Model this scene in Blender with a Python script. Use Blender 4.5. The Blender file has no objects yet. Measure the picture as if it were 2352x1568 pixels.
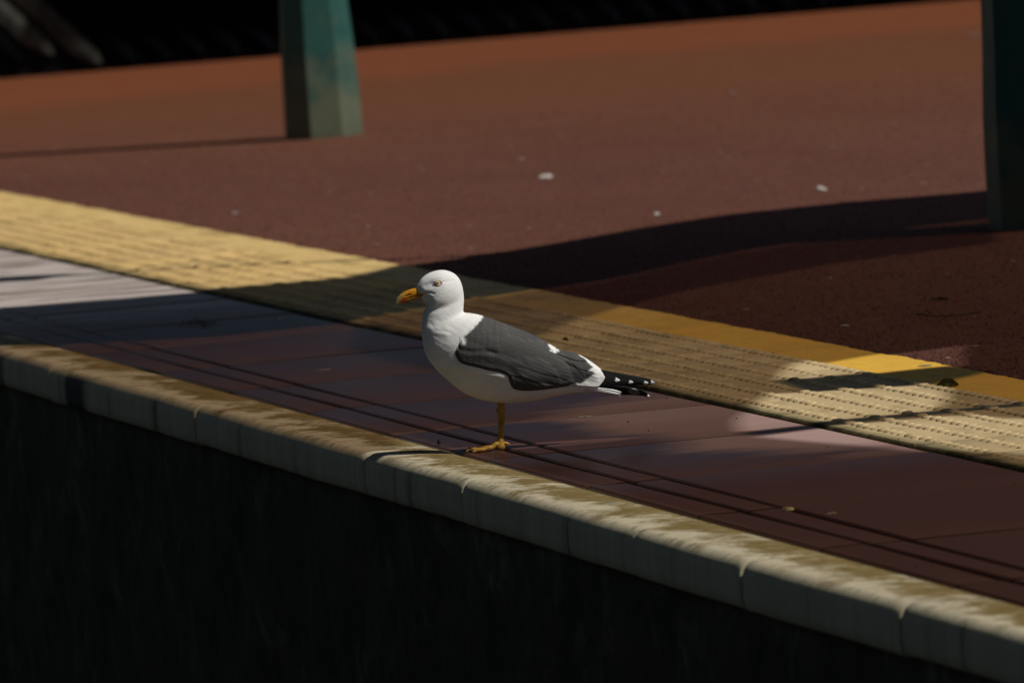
import bpy, bmesh, math, random
import numpy as np
from mathutils import Vector, Matrix
from mathutils.geometry import delaunay_2d_cdt
rng = random.Random(7); nrg = np.random.default_rng(7)
S = bpy.context.scene; COL = S.collection
# ------------------------------------------------------------------ camera (kerb runs along X, platform interior is +Y, top of platform z=0)
TH, PH, ROLL, FPX = 0.2181661565, 0.0653322764, 0.0798299857, 22084.146
R = np.array([math.sin(TH), math.cos(TH), 0.]); F = np.array([-math.cos(TH), math.sin(TH), 0.]); Z = np.array([0, 0, 1.])
FW = math.cos(PH)*F - math.sin(PH)*Z; UP0 = math.sin(PH)*F + math.cos(PH)*Z
IX = math.cos(ROLL)*R - math.sin(ROLL)*UP0; IY = math.sin(ROLL)*R + math.cos(ROLL)*UP0
CAM = np.array([16.5980302, -3.63557667, 1.30215186])
cam = bpy.data.cameras.new('camera'); co = bpy.data.objects.new('camera', cam); COL.objects.link(co)
co.matrix_world = Matrix(((IX[0], IY[0], -FW[0], CAM[0]), (IX[1], IY[1], -FW[1], CAM[1]), (IX[2], IY[2], -FW[2], CAM[2]), (0, 0, 0, 1)))
cam.sensor_width = 36; cam.lens = 36*FPX/2352; cam.clip_end = 2000; cam.clip_start = .5
cam.dof.use_dof = True; cam.dof.focus_distance = 17.04; cam.dof.aperture_fstop = 11.0
S.camera = co
# ------------------------------------------------------------------ sky, sun, exposure
AZ, EL = math.radians(116), math.radians(50)
SUN = math.cos(EL)*(math.sin(AZ)*R + math.cos(AZ)*F) + math.sin(EL)*Z
w = bpy.data.worlds.new('World'); S.world = w; w.use_nodes = True
nt = w.node_tree; bg = nt.nodes['Background']; sk = nt.nodes.new('ShaderNodeTexSky'); sk.sky_type = 'NISHITA'; sk.sun_disc = False
sk.sun_elevation = EL; sk.sun_rotation = math.atan2(SUN[0], SUN[1]); sk.dust_density = .6
nt.links.new(sk.outputs[0], bg.inputs[0]); bg.inputs[1].default_value = .05
sl = bpy.data.lights.new('sun', 'SUN'); sl.energy = 4.2; sl.angle = math.radians(.53); sl.color = (1, .955, .89)
so = bpy.data.objects.new('sun', sl); COL.objects.link(so); so.rotation_euler = Vector(SUN).to_track_quat('Z', 'Y').to_euler(); so.location = Vector(SUN*30)
S.view_settings.view_transform = 'Standard'; S.view_settings.look = 'None'; S.view_settings.exposure = -.25; S.view_settings.gamma = 1
S.cycles.use_denoising = True; S.cycles.max_bounces = 8; S.cycles.transparent_max_bounces = 12

# ------------------------------------------------------------------ helpers
def at(x, y, z=0.):                       # where the sight line through a point of the photo (2352 wide) meets the height z
    ray = FW + IX*(x-1176)/FPX + IY*(784-y)/FPX
    return CAM + ray*((z-CAM[2])/ray[2])
def tag(o, label=None, cat=None, group=None, kind=None):
    for k, v in (('label', label), ('category', cat), ('group', group), ('kind', kind)):
        if v: o[k] = v
    return o
def mesh(name, verts, faces, mat=None, parent=None, smooth=False, cols=None):
    me = bpy.data.meshes.new(name); me.from_pydata([tuple(map(float, v)) for v in verts], [], [tuple(int(i) for i in f) for f in faces])
    if mat: me.materials.append(mat)
    if smooth: me.polygons.foreach_set('use_smooth', [True]*len(me.polygons))
    if cols is not None:
        a = me.color_attributes.new('tint', 'FLOAT_COLOR', 'POINT')
        c = np.ones((len(verts), 4), np.float32); c[:, :3] = cols; a.data.foreach_set('color', c.ravel())
    me.update(); o = bpy.data.objects.new(name, me); COL.objects.link(o)
    if parent: o.parent = parent
    return o
def fixn(o):
    bm = bmesh.new(); bm.from_mesh(o.data); bmesh.ops.recalc_face_normals(bm, faces=bm.faces); bm.to_mesh(o.data); bm.free(); return o
def empty(name, loc, rz=0, **k):
    o = bpy.data.objects.new(name, None); COL.objects.link(o); o.location = [float(v) for v in loc]; o.rotation_euler[2] = rz; o.empty_display_size = .1
    return tag(o, **k)
class MB:
    def __init__(s): s.v = []; s.f = []
    def add(s, v, f):
        n = len(s.v); s.v += [tuple(p) for p in v]; s.f += [tuple(i+n for i in q) for q in f]
    def box(s, a, b, tilt=None):
        (x0, y0, z0), (x1, y1, z1) = a, b
        v = [(x0, y0, z0), (x1, y0, z0), (x1, y1, z0), (x0, y1, z0), (x0, y0, z1), (x1, y0, z1), (x1, y1, z1), (x0, y1, z1)]
        s.add(v, [(3, 2, 1, 0), (4, 5, 6, 7), (0, 1, 5, 4), (1, 2, 6, 5), (2, 3, 7, 6), (3, 0, 4, 7)])
    def slab(s, x0, y0, x1, y1, z0, z1, e=.003, dz=(0, 0, 0, 0)):     # box with a small chamfer round the top
        v = [(x0, y0, z0), (x1, y0, z0), (x1, y1, z0), (x0, y1, z0)]
        c = [(x0, y0), (x1, y0), (x1, y1), (x0, y1)]; g = [(1, 1), (-1, 1), (-1, -1), (1, -1)]
        v += [(x, y, z1-e+d) for (x, y), d in zip(c, dz)] + [(x+e*a, y+e*b, z1+d) for (x, y), (a, b), d in zip(c, g, dz)]
        f = [(3, 2, 1, 0), (8, 9, 10, 11)]
        for i in range(4):
            j = (i+1) % 4; f += [(i, j, 4+j, 4+i), (4+i, 4+j, 8+j, 8+i)]
        s.add(v, f)
    def build(s, name, mat, parent=None, smooth=False): return mesh(name, s.v, s.f, mat, parent, smooth)
def inside(p, poly):
    x, y = p; c = False; n = len(poly); j = n-1
    for i in range(n):
        (xi, yi), (xj, yj) = poly[i], poly[j]
        if (yi > y) != (yj > y) and x < (xj-xi)*(y-yi)/(yj-yi)+xi: c = not c
        j = i
    return c
# node helpers
class NT:
    def __init__(s, name):
        s.m = bpy.data.materials.new(name); s.m.use_nodes = True; s.t = s.m.node_tree; s.b = s.t.nodes['Principled BSDF']; s._c = {}
    def n(s, typ, **k):
        x = s.t.nodes.new('ShaderNode'+typ)
        for a, v in k.items(): setattr(x, a, v)
        return x
    def l(s, a, b): s.t.links.new(a, b)
    def val(s, inp, v):
        if isinstance(v, bpy.types.NodeSocket): s.l(v, inp)
        else: inp.default_value = (*v, 1) if isinstance(v, tuple) and len(v) == 3 and inp.type == 'RGBA' else v
    def pos(s, scale=(1, 1, 1), loc=(0, 0, 0)):
        g = s._c.get('g') or s._c.setdefault('g', s.n('NewGeometry'))
        mp = s.n('Mapping'); s.l(g.outputs['Position'], mp.inputs[0]); mp.inputs['Scale'].default_value = scale; mp.inputs['Location'].default_value = loc
        return mp.outputs[0]
    def xyz(s):
        x = s.n('SeparateXYZ'); s.l(s.pos(), x.inputs[0]); return x.outputs
    def noise(s, scale, vec=None, detail=4, rough=.55, dist=0):
        x = s.n('TexNoise'); x.inputs['Scale'].default_value = scale; x.inputs['Detail'].default_value = detail; x.inputs['Roughness'].default_value = rough; x.inputs['Distortion'].default_value = dist
        s.l(vec if vec is not None else s.pos(), x.inputs['Vector']); return x.outputs['Fac']
    def voro(s, scale, vec=None, out='Distance', rnd=1):
        x = s.n('TexVoronoi'); x.inputs['Scale'].default_value = scale; x.inputs['Randomness'].default_value = rnd
        s.l(vec if vec is not None else s.pos(), x.inputs['Vector']); return x.outputs[out]
    def ramp(s, f, a, b, lo=0., hi=1.):
        x = s.n('MapRange', clamp=True); s.val(x.inputs[0], f)
        for i, v in zip((1, 2, 3, 4), (a, b, lo, hi)): x.inputs[i].default_value = v
        return x.outputs[0]
    def math(s, op, a, b=0.):
        x = s.n('Math', operation=op); s.val(x.inputs[0], a); s.val(x.inputs[1], b); return x.outputs[0]
    def mix(s, f, a, b, blend='MIX'):
        x = s.n('Mix', data_type='RGBA', blend_type=blend); s.val(x.inputs[0], f); s.val(x.inputs[6], a); s.val(x.inputs[7], b); return x.outputs[2]
    def bump(s, h, strength=.5, dist=.01):
        x = s.n('Bump'); x.inputs['Strength'].default_value = strength; x.inputs['Distance'].default_value = dist; s.val(x.inputs['Height'], h)
        if s.b.inputs['Normal'].links: s.l(s.b.inputs['Normal'].links[0].from_socket, x.inputs['Normal'])
        s.l(x.outputs[0], s.b.inputs['Normal'])
    def attr(s, nm='tint'):
        x = s.n('Attribute'); x.attribute_name = nm; return x.outputs['Color']
    def set(s, color=None, rough=None, spec=None, **k):
        if color is not None: s.val(s.b.inputs['Base Color'], color)
        if rough is not None: s.val(s.b.inputs['Roughness'], rough)
        if spec is not None: s.val(s.b.inputs['Specular IOR Level'], spec)
        return s
def plain(name, col, rough=.8, spec=.3, vary=.25, scale=60):
    t = NT(name); n = t.noise(scale); t.set(t.mix(t.ramp(n, .3, .7), tuple(c*(1-vary) for c in col), tuple(min(1, c*(1+vary)) for c in col)), rough, spec); t.bump(n, .3, .002); return t.m

# ------------------------------------------------------------------ materials of the setting
def m_asphalt():
    t = NT('red asphalt'); x, y, z = t.xyz()
    big = t.noise(.9, t.pos((.35, 1.6, 1)), 3); streak = t.noise(2.2, t.pos((3.2, .25, 1)), 4); mid = t.noise(9, None, 4); grit = t.noise(420, None, 2, .7); agg = t.voro(190, None)
    c = t.mix(t.ramp(big, .35, .65), (.122, .047, .034), (.15, .062, .042)); c = t.mix(t.ramp(x, -6.5, -2.5, 0, .5), c, (.085, .034, .025))  # near end darker: part of its shade put into the colour
    c = t.mix(t.math('MULTIPLY', t.ramp(t.math('ADD', x, t.math('MULTIPLY', y, -1.2)), -12.5, -20, 0, 1), .95), c, (.155, .054, .023))
    c = t.mix(t.ramp(t.math('ADD', x, t.math('MULTIPLY', big, 2.2)), -17.6, -16.4, 1, 0), c, (.2, .06, .022))       # older, more orange surfacing farther along
    c = t.mix(t.math('MULTIPLY', t.ramp(streak, .5, .72), .3), c, (.07, .034, .027))
    c = t.mix(t.math('MULTIPLY', t.ramp(mid, .5, .75), .35), c, (.19, .09, .05))
    c = t.mix(t.math('MULTIPLY', t.ramp(grit, .45, .75), .5), c, (.05, .025, .02))
    g2 = t.noise(160, None, 2, .6); c = t.mix(t.math('MULTIPLY', t.ramp(g2, .52, .68), .55), c, (.045, .022, .017)); c = t.mix(t.math('MULTIPLY', t.ramp(g2, .4, .3), .3), c, (.24, .12, .085)); c = t.mix(t.math('MULTIPLY', t.ramp(agg, .12, .02), .35), c, (.32, .2, .15))
    t.set(c, .9, .08); t.bump(grit, .5, .003); t.bump(agg, .4, .002); return t.m
def m_tile():
    t = NT('wet red platform tile'); x, y, z = t.xyz()
    st = t.noise(1.5, t.pos((2.6, .55, 1)), 5, .6); fine = t.noise(4, t.pos((2.5, .8, 1)), 5, .6); sp = t.noise(300, None, 2)
    sunny = t.math('MULTIPLY', t.math('MULTIPLY', t.ramp(x, -1.15, -.6), t.ramp(x, 1.0, .3)), t.ramp(y, .12, .42))    # paler where the sun patches fall: light put into the colour
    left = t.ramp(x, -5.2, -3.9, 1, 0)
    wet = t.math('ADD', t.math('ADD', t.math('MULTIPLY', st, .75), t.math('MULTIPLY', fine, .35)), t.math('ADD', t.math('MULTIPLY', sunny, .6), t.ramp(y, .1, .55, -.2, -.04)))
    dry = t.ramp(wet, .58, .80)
    px = t.math('FRACT', t.math('DIVIDE', t.math('SUBTRACT', x, .178), .775)); pw = t.math('ADD', px, t.math('MULTIPLY', t.math('SUBTRACT', st, .5), .9))   # each tile: damp on one side, worn and browner on the other
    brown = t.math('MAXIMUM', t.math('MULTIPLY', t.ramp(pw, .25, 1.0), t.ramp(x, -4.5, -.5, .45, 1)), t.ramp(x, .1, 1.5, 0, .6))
    dry = t.math('MAXIMUM', dry, t.math('MULTIPLY', left, t.ramp(fine, .38, .55, .35, 1)))  # far-left sun patch also painted pale
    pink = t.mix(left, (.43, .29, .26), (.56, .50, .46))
    c = t.mix(dry, (.085, .03, .019), pink); c = t.mix(t.math('MULTIPLY', t.ramp(sp, .5, .8), .3), c, (.06, .03, .02))  # dark damp base also carries the shade between the sun patches
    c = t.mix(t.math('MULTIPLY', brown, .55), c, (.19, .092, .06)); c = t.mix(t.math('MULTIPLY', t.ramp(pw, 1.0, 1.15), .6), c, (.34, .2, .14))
    jd = t.math('MAXIMUM', t.ramp(px, .014, .004), t.ramp(px, .988, .996)); c = t.mix(t.math('MULTIPLY', jd, t.ramp(fine, .3, .5, .35, 1)), c, (.02, .012, .008))
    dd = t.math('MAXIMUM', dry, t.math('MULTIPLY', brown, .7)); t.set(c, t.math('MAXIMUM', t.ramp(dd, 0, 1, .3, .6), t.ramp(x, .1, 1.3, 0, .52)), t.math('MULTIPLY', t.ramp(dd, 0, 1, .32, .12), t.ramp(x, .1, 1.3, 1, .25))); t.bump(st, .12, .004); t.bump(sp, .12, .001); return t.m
def m_tactile():
    t = NT('buff tactile paving'); x, y, z = t.xyz()
    big = t.noise(2.2, None, 4); dirt = t.noise(14, t.pos((.6, 1.5, 1)), 6, .65); sp = t.noise(260, None, 3, .7)
    c = t.mix(t.ramp(x, -5.2, -2.6, 1, 0), (.56, .43, .235), (.66, .45, .18))
    c = t.mix(t.math('MULTIPLY', t.ramp(big, .4, .7), .4), c, (.4, .29, .14))
    c = t.mix(t.math('MULTIPLY', t.ramp(dirt, .5, .75), .6), c, (.2, .14, .055))
    c = t.mix(t.math('MULTIPLY', t.ramp(sp, .5, .75), .35), c, (.22, .16, .09))
    ed = t.math('ADD', t.ramp(y, .55, .62, .75, 0), t.math('MULTIPLY', dirt, .5)); c = t.mix(t.ramp(ed, .6, 1.0), c, (.06, .055, .018))   # moss along the joint
    t.set(c, .85, .2); t.bump(sp, .5, .002); t.bump(dirt, .3, .002); return t.m
def m_yellow():
    t = NT('yellow line paint'); x, y, z = t.xyz()
    n = t.noise(30, None, 6, .7); sp = t.noise(240, None, 3, .7); big = t.noise(3, t.pos((1, 2, 1)), 4)
    c = t.mix(t.ramp(x, -4.8, -2.8, 1, 0), (.8, .46, .055), (.70, .50, .2)); c = t.mix(t.math('MULTIPLY', t.ramp(big, .5, .7), .4), c, (.5, .3, .05))
    wr = t.noise(5, t.pos((.7, 2, 1)), 6, .7); c = t.mix(t.math('MULTIPLY', t.ramp(wr, .5, .62), t.ramp(x, -5.0, -2.6, .7, .12)), c, (.34, .22, .08)); c = t.mix(t.math('MULTIPLY', t.ramp(n, .55, .72), .55), c, (.2, .11, .04)); c = t.mix(t.math('MULTIPLY', t.ramp(sp, .5, .8), .4), c, (.3, .17, .04))
    t.set(c, .7, .3); t.bump(sp, .5, .002); return t.m
def m_coping():
    t = NT('weathered coping stone'); x, y, z = t.xyz()
    g = t.n('NewGeometry'); sx = t.n('SeparateXYZ'); t.l(g.outputs['Normal'], sx.inputs[0]); up = t.ramp(sx.outputs[2], .45, .95)
    st = t.noise(22, t.pos((1.6, 1, 1)), 8, .78, .4); sp = t.noise(180, None, 3, .7); lich = t.math('ADD', t.noise(4.2, t.pos((1.3, 1.4, 1)), 8, .75), t.ramp(y, -.185, -.12, -.10, .05)); drip = t.noise(9, t.pos((1.6, .2, .12)), 5, .7); black = t.noise(1.05, t.pos((1.3, .1, .1), (1.7, 0, 0)), 4, .6)
    top = t.mix(t.ramp(lich, .43, .53), (.48, .42, .29), (.17, .115, .03)); top = t.mix(t.math('MULTIPLY', t.ramp(st, .53, .62), .85), top, (.075, .055, .018))
    top = t.mix(t.math('MULTIPLY', t.ramp(st, .46, .3), .55), top, (.62, .57, .45))
    face = t.mix(t.ramp(drip, .35, .65), (.54, .49, .33), (.41, .37, .24)); face = t.mix(t.math('MULTIPLY', t.ramp(drip, .6, .72), .8), face, (.05, .05, .03))
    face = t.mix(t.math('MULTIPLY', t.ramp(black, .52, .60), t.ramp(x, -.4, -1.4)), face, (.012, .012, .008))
    c = t.mix(up, face, top); c = t.mix(t.math('MULTIPLY', t.ramp(sp, .52, .8), .4), c, (.1, .08, .04))
    t.set(c, .75, .3); t.bump(st, .5, .004); t.bump(sp, .5, .0015); return t.m
def m_trackwall():
    t = NT('shade-dark brick wall'); n = t.noise(7, t.pos((1.2, 1, .9)), 8, .75, .6); s2 = t.noise(3.1, t.pos((1.1, 1, .9), (3, 0, 1)), 7, .7, .8); bk = t.noise(11, None, 5)  # dark tones stand in for the shade below the coping
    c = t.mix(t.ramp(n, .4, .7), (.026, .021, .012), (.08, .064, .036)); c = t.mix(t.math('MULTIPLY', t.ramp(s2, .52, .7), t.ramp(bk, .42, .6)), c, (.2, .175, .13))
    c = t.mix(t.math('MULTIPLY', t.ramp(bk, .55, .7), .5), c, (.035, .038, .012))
    t.set(c, .85, .2); t.bump(bk, .6, .01); t.bump(n, .5, .02); return t.m
def m_teal():
    t = NT('teal painted post'); g = t.n('TexCoord'); mp = t.n('SeparateXYZ'); t.l(g.outputs['Object'], mp.inputs[0])
    n = t.noise(9, g.outputs['Object'], 6, .65); n2 = t.noise(22, g.outputs['Object'], 5)
    low = t.math('ADD', t.ramp(mp.outputs[2], .02, .42, .42, .0), t.math('MULTIPLY', n, .75)); c = t.mix(t.ramp(n2, .3, .7), (.012, .062, .052), (.022, .092, .075))
    c = t.mix(t.math('MULTIPLY', t.ramp(low, .5, .72), .85), c, (.12, .125, .075)); c = t.mix(t.math('MULTIPLY', t.ramp(low, .8, .95), .5), c, (.035, .04, .025))
    t.set(c, .55, .35); t.bump(n2, .3, .003); return t.m
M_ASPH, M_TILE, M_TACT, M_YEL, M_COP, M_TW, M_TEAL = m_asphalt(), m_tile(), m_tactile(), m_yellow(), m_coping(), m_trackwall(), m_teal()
def m_groove():
    t = NT('wet drainage groove'); x, y, z = t.xyz(); n = t.noise(1.1, t.pos((1, 6, 1)), 3); f = t.noise(230, None, 3, .7)
    t.set((.006, .006, .007), t.ramp(n, .52, .62, .7, .18), t.ramp(n, .52, .62, .1, .7)); t.bump(f, .9, .004); return t.m
M_GRV = m_groove()
def m_mantle(): 
    t = NT('gravel bed'); n = t.voro(22); m = t.noise(4); t.set(t.mix(t.ramp(n, .1, .5), (.03, .027, .023), (.1, .09, .075)), .9, .2); t.bump(n, 1, .04); return t.m

# ------------------------------------------------------------------ setting
X0, X1 = -60., 30.
YC, YB, YA, YL = -.064, .548, .951, 1.098
mesh('ground', [(-400, -400, -1.25), (400, -400, -1.25), (400, 400, -1.25), (-400, 400, -1.25)], [(0, 1, 2, 3)], m_mantle())['kind'] = 'structure'
mesh('platform_surface', [(X0, YL-.05, -.002), (X1, YL-.05, -.002), (X1, 40, -.002), (X0, 40, -.002)], [(0, 1, 2, 3)], M_ASPH)['kind'] = 'structure'
mesh('platform_bed', [(X0, -.2, -.02), (X1, -.2, -.02), (X1, YL, -.02), (X0, YL, -.02)], [(0, 1, 2, 3)], M_GRV)['kind'] = 'structure'
# wet red tiles with two long grooves
b = MB(); gw = .0065; joints = [.178+.775*k for k in range(-52, 37)]
rows = [(YC+gw, .018-gw), (.018+gw, .081-gw), (.081+gw, YB-.006)]
for x0, x1 in zip(joints[:-1], joints[1:]):
    for i, (y0, y1) in enumerate(rows):
        sh = .0 if i == 2 else (.0 if i == 1 else .0); d = [rng.uniform(-.0012, .0012) for _ in range(4)]
        nx = 6; 
        b.slab(x0+.0025+sh, y0, x1-.0025+sh, y1, -.03, 0, .003, d)
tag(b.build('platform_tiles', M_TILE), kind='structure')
# tactile strip: 0.4 m slabs, six rows of blisters
b = MB(); Y_ROWS = [YB+.047+.0655*i for i in range(6)]
sx = -.165
for k in range(-80, 50):
    b.slab(sx+.3225*k+.0015, YB+.004, sx+.3225*(k+1)-.0015, YA-.003, -.03, .004+rng.uniform(-.001, .0012), .003)
dome = []; RD, HD = .0118, .0050
for j, (fr, fz) in enumerate(((1, 0), (.9, .55), (.62, .92), (.25, 1.0))):
    for i in range(10): dome.append((RD*fr*math.cos(i*math.tau/10), RD*fr*math.sin(i*math.tau/10), HD*fz))
df = [(j*10+i, j*10+(i+1) % 10, j*10+10+(i+1) % 10, j*10+10+i) for j in range(3) for i in range(10)] + [tuple(range(30, 40))]
xs = np.arange(-15, 6, .0455)
for r, y in enumerate(Y_ROWS):
    for x in xs:
        xx = x+(.0228 if r % 2 else 0)+.012; wear = rng.uniform(.7, 1.1); ja, jb = rng.uniform(-.0015, .0015), rng.uniform(-.0015, .0015)
        b.add([(xx+ja+p[0], y+jb+p[1], .0035+p[2]*wear) for p in dome], df)
tac = b.build('tactile_paving', M_TACT); tag(tac, kind='structure')
tac.data.polygons.foreach_set('use_smooth', [len(p.vertices) == 4 and p.center.z > .004 for p in tac.data.polygons])
# yellow line, ragged edges
v = []; n = 1500
for i in range(n+1):
    x = -40+60*i/n; e = .004*math.sin(x*9.1)*math.sin(x*3.3)+rng.uniform(-.004, .004); e2 = .004*math.sin(x*7)+rng.uniform(-.003, .003)
    v += [(x, YA-.001+e2*.3, .002), (x, YL+e, .002)]
mesh('yellow_line', v, [(2*i, 2*i+2, 2*i+3, 2*i+1) for i in range(n)], M_YEL)['kind'] = 'structure'
# coping stones along the edge (one structure, joints modelled)
prof = [(YC-.006, -.03), (YC-.006, -.004), (YC-.010, -.0005), (-.115, .003), (-.170, .0045)]
prof += [(-.184-.026*math.sin(a), -.0215+.026*math.cos(a)) for a in np.linspace(0, math.pi/2, 9)] + [(-.2105, -.050), (-.209, -.066), (-.203, -.071), (-.10, -.072)]
CJ = [-60, -14.2, -12.5, -10.9, -9.3, -7.8, -6.4, -4.95, -3.38, -1.76, -.16, .64, 1.905, 2.6, 3.51, 4.4, 5.3, 6.2, 7.1, 30]
v = []; f = []; NP = len(prof)
for s0, s1 in zip(CJ[:-1], CJ[1:]):
    if s1-s0 > 20: xs2 = [s0+.003, s1-.003]
    else: xs2 = [s0+.0035, s0+.008]+list(np.arange(s0+.03, s1-.02, .03))+[s1-.008, s1-.0035]
    base = len(v); tz = rng.uniform(-.002, .002); ty = rng.uniform(-.003, .003)
    for i, x in enumerate(xs2):
        end = 1 if (i == 0 or i == len(xs2)-1) and s1-s0 < 20 else 0
        for k, (y, z) in enumerate(prof):
            wob = .0016*math.sin(x*2.1)+.0007*math.sin(x*9+k*.25)+.0003*math.sin(x*31+k*.4); kk = 1 if 3 <= k < NP-1 else 0
            v.append((x, y+kk*(ty+wob*.7+.0022*end*(1 if y < -.15 else 0)), z+kk*(tz+wob*.5-.0022*end)))
    m = len(xs2)
    f += [(base+i*NP+k, base+(i+1)*NP+k, base+(i+1)*NP+k+1, base+i*NP+k+1) for i in range(m-1) for k in range(NP-1)]
    f += [tuple(base+k for k in range(NP)), tuple(base+(m-1)*NP+k for k in reversed(range(NP)))]
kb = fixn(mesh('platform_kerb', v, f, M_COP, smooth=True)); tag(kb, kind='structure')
for p in kb.data.polygons:
    if len(p.vertices) > 4: p.use_smooth = False
# track-side wall below the coping: uneven face, shade put into its dark colour
v = []; nx, nz = 420, 40
for i in range(nx+1):
    for j in range(nz+1):
        x = -16+23*i/nx; z = -.070-1.2*j/nz; y = -.180+.006*math.sin(x*13+z*9)*math.sin(z*23+x*2)+.005*math.sin(x*4.3)+rng.uniform(-.002, .002)
        v.append((x, y, z))
q = nz+1; f = [(i*q+j, i*q+j+1, (i+1)*q+j+1, (i+1)*q+j) for i in range(nx) for j in range(nz)]
base = len(v); v += [(-16, .3, -.073), (-16, .3, -1.278), (7, .3, -.073), (7, .3, -1.278)]
f += [(base, base+1, base+3, base+2)]
for i in range(nx): pass
tw = mesh('platform_wall', v, f, M_TW, smooth=True); tag(tw, 'dark shaded wall under the pale platform edge', 'wall')
# ------------------------------------------------------------------ boarded wall across the far end of the platform
def far_wall():
    XW = -20.95; t = NT('boards with lit and shaded tints'); a = t.attr(); n = t.noise(18, t.pos((1, 1, 1)), 5); c = t.mix(t.math('MULTIPLY', t.ramp(n, .4, .7), .6), a, (.004, .004, .005)); t.set(c, .9, .03); t.bump(n, .4, .01)
    root = empty('boarded_wall', (-20.63, 7, 0), math.radians(-9.46), label='black wall of slanting boards behind the red platform', cat='wall')
    def loc(p): return (p[0]-XW, p[1]-7, p[2])
    bk = MB(); bk.box((-.12, -6.4, -.1), (0, 7.0, 3.42)); fixn(bk.build('backing', plain('black backing', (.006, .006, .007), .9, .1), root))
    v, f, cols = [], [], []; sp = .139; bw = .108
    for i in range(-14, 40):
        y0 = 2.99+(i-3)*sp; pale = 1 if i in (3, 4) else 0  # boards in the sun patch painted pale, the shaded rest near-black
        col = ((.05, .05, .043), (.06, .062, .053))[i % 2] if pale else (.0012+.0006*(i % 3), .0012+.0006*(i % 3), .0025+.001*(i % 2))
        zb = .03 if i > 3 else .06+.02*(i % 2); ztop = 2.9; sl = .92
        P = []
        for (zz, e) in ((zb, .03), (zb+.05, 0), (ztop, 0)):
            yc = y0-(zz)*sl
            if not (yc > -6+2): pass
            for (yy, xx) in ((-bw/2+e, 0.0), (-bw/2+e, .022), (0, .03), (bw/2-e, .022), (bw/2-e, 0.0)): P.append((xx+.003, yc+yy-7, zz))
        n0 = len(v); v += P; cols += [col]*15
        for r_ in (0, 1):
            for k in range(4): f.append((n0+r_*5+k, n0+r_*5+k+1, n0+r_*5+5+k+1, n0+r_*5+5+k))
        f.append(tuple(n0+k for k in range(5))); f.append(tuple(n0+10+k for k in reversed(range(5))))
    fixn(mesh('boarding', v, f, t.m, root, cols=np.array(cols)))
far_wall()
# ------------------------------------------------------------------ flared eight-sided posts
def make_post(name, base, label, turn=0):
    r = empty(name, base, math.atan2(R[1], R[0])+turn, label=label, cat='post', group='teal canopy posts')
    prof = [(0, 1.0), (.02, 1.005), (.14, .985), (.27, .955), (.31, .935), (.40, .885), (.5, .845), (.75, .78), (1.2, .74), (1.62, .72), (1.68, .78), (1.72, .60), (1.76, .17), (3.25, .16)]
    a0 = math.radians(-90+5-22.5); R8 = .1205/math.cos(math.pi/8); v = []
    for z, s in prof:
        for k in range(8): v.append((R8*s*math.cos(a0+k*math.pi/4), R8*s*math.sin(a0+k*math.pi/4), z-.004))
    nl = len(prof); f = [(j*8+k, j*8+(k+1) % 8, j*8+8+(k+1) % 8, j*8+8+k) for j in range(nl-1) for k in range(8)]
    f += [tuple(range(7, -1, -1)), tuple(range((nl-1)*8, nl*8))]
    mesh('shaft', v, f, M_TEAL, r)
    c = MB(); c.box((-.09, -.09, 3.246), (.09, .09, 3.32)); fixn(c.build('capital', M_TEAL, r)); return r
pl = at(744, 316); make_post('platform_post', pl-R*.0+F*.1, 'teal post with sunlit right side standing on red asphalt')
pr = at(2270, 532); make_post('platform_post', pr+R*.137+F*.1, 'black shaded post cut by the right frame edge', math.radians(-34))
# ------------------------------------------------------------------ added canopy, unseen: boards and dimming panes shaped to shade the platform
def lift(p, h): return np.asarray(p)+SUN*(h/SUN[2])
IMG = lambda pts: [tuple(at(*p)[:2]) for p in pts]
GS = 3933.; GX, GY = 845.6, 1395.
def gl(cx, cy, w=0.):                      # outline measured on the photo (px) -> metres in the gull's own frame: x right, y away, z up
    px, py = (cx-GX)/GS, (GY-cy)/GS
    return (px*math.cos(ROLL)+py*math.sin(ROLL), w/GS, -px*math.sin(ROLL)+py*math.cos(ROLL))
FOOT = np.zeros(3); SH = np.array([SUN[0], SUN[1], 0])/math.hypot(SUN[0], SUN[1]); PERP = np.array([-SH[1], SH[0], 0])
def strip(a0, a1, hw, off=0): return [tuple((FOOT+SH*a+PERP*(o+off))[:2]) for a, o in ((a0, -hw), (a1, -hw), (a1, hw), (a0, hw))]
def area(outer, holes):
    allp, edges = [], []
    for poly in [outer]+holes:
        n0 = len(allp); allp += [Vector(p) for p in poly]; edges += [(n0+i, n0+(i+1) % len(poly)) for i in range(len(poly))]
    vs, es, fs, *_ = delaunay_2d_cdt(allp, edges, [], 0, 1e-5)
    tri = []
    for q in fs:
        c = sum((vs[i] for i in q), Vector((0, 0)))/len(q)
        if inside(c, outer) and not any(inside(c, h) for h in holes): tri.append(q)
    own = {}
    def root_(k):
        while own.setdefault(k, k) != k: k = own[k]
        return k
    for q in tri:                          # keep the one connected sheet, drop slivers
        for i in q[1:]: own[root_(i)] = root_(q[0])
    size = {}
    for q in tri: size[root_(q[0])] = size.get(root_(q[0]), 0)+1
    best = max(size, key=size.get)
    return vs, [q for q in tri if root_(q[0]) == best]
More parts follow.
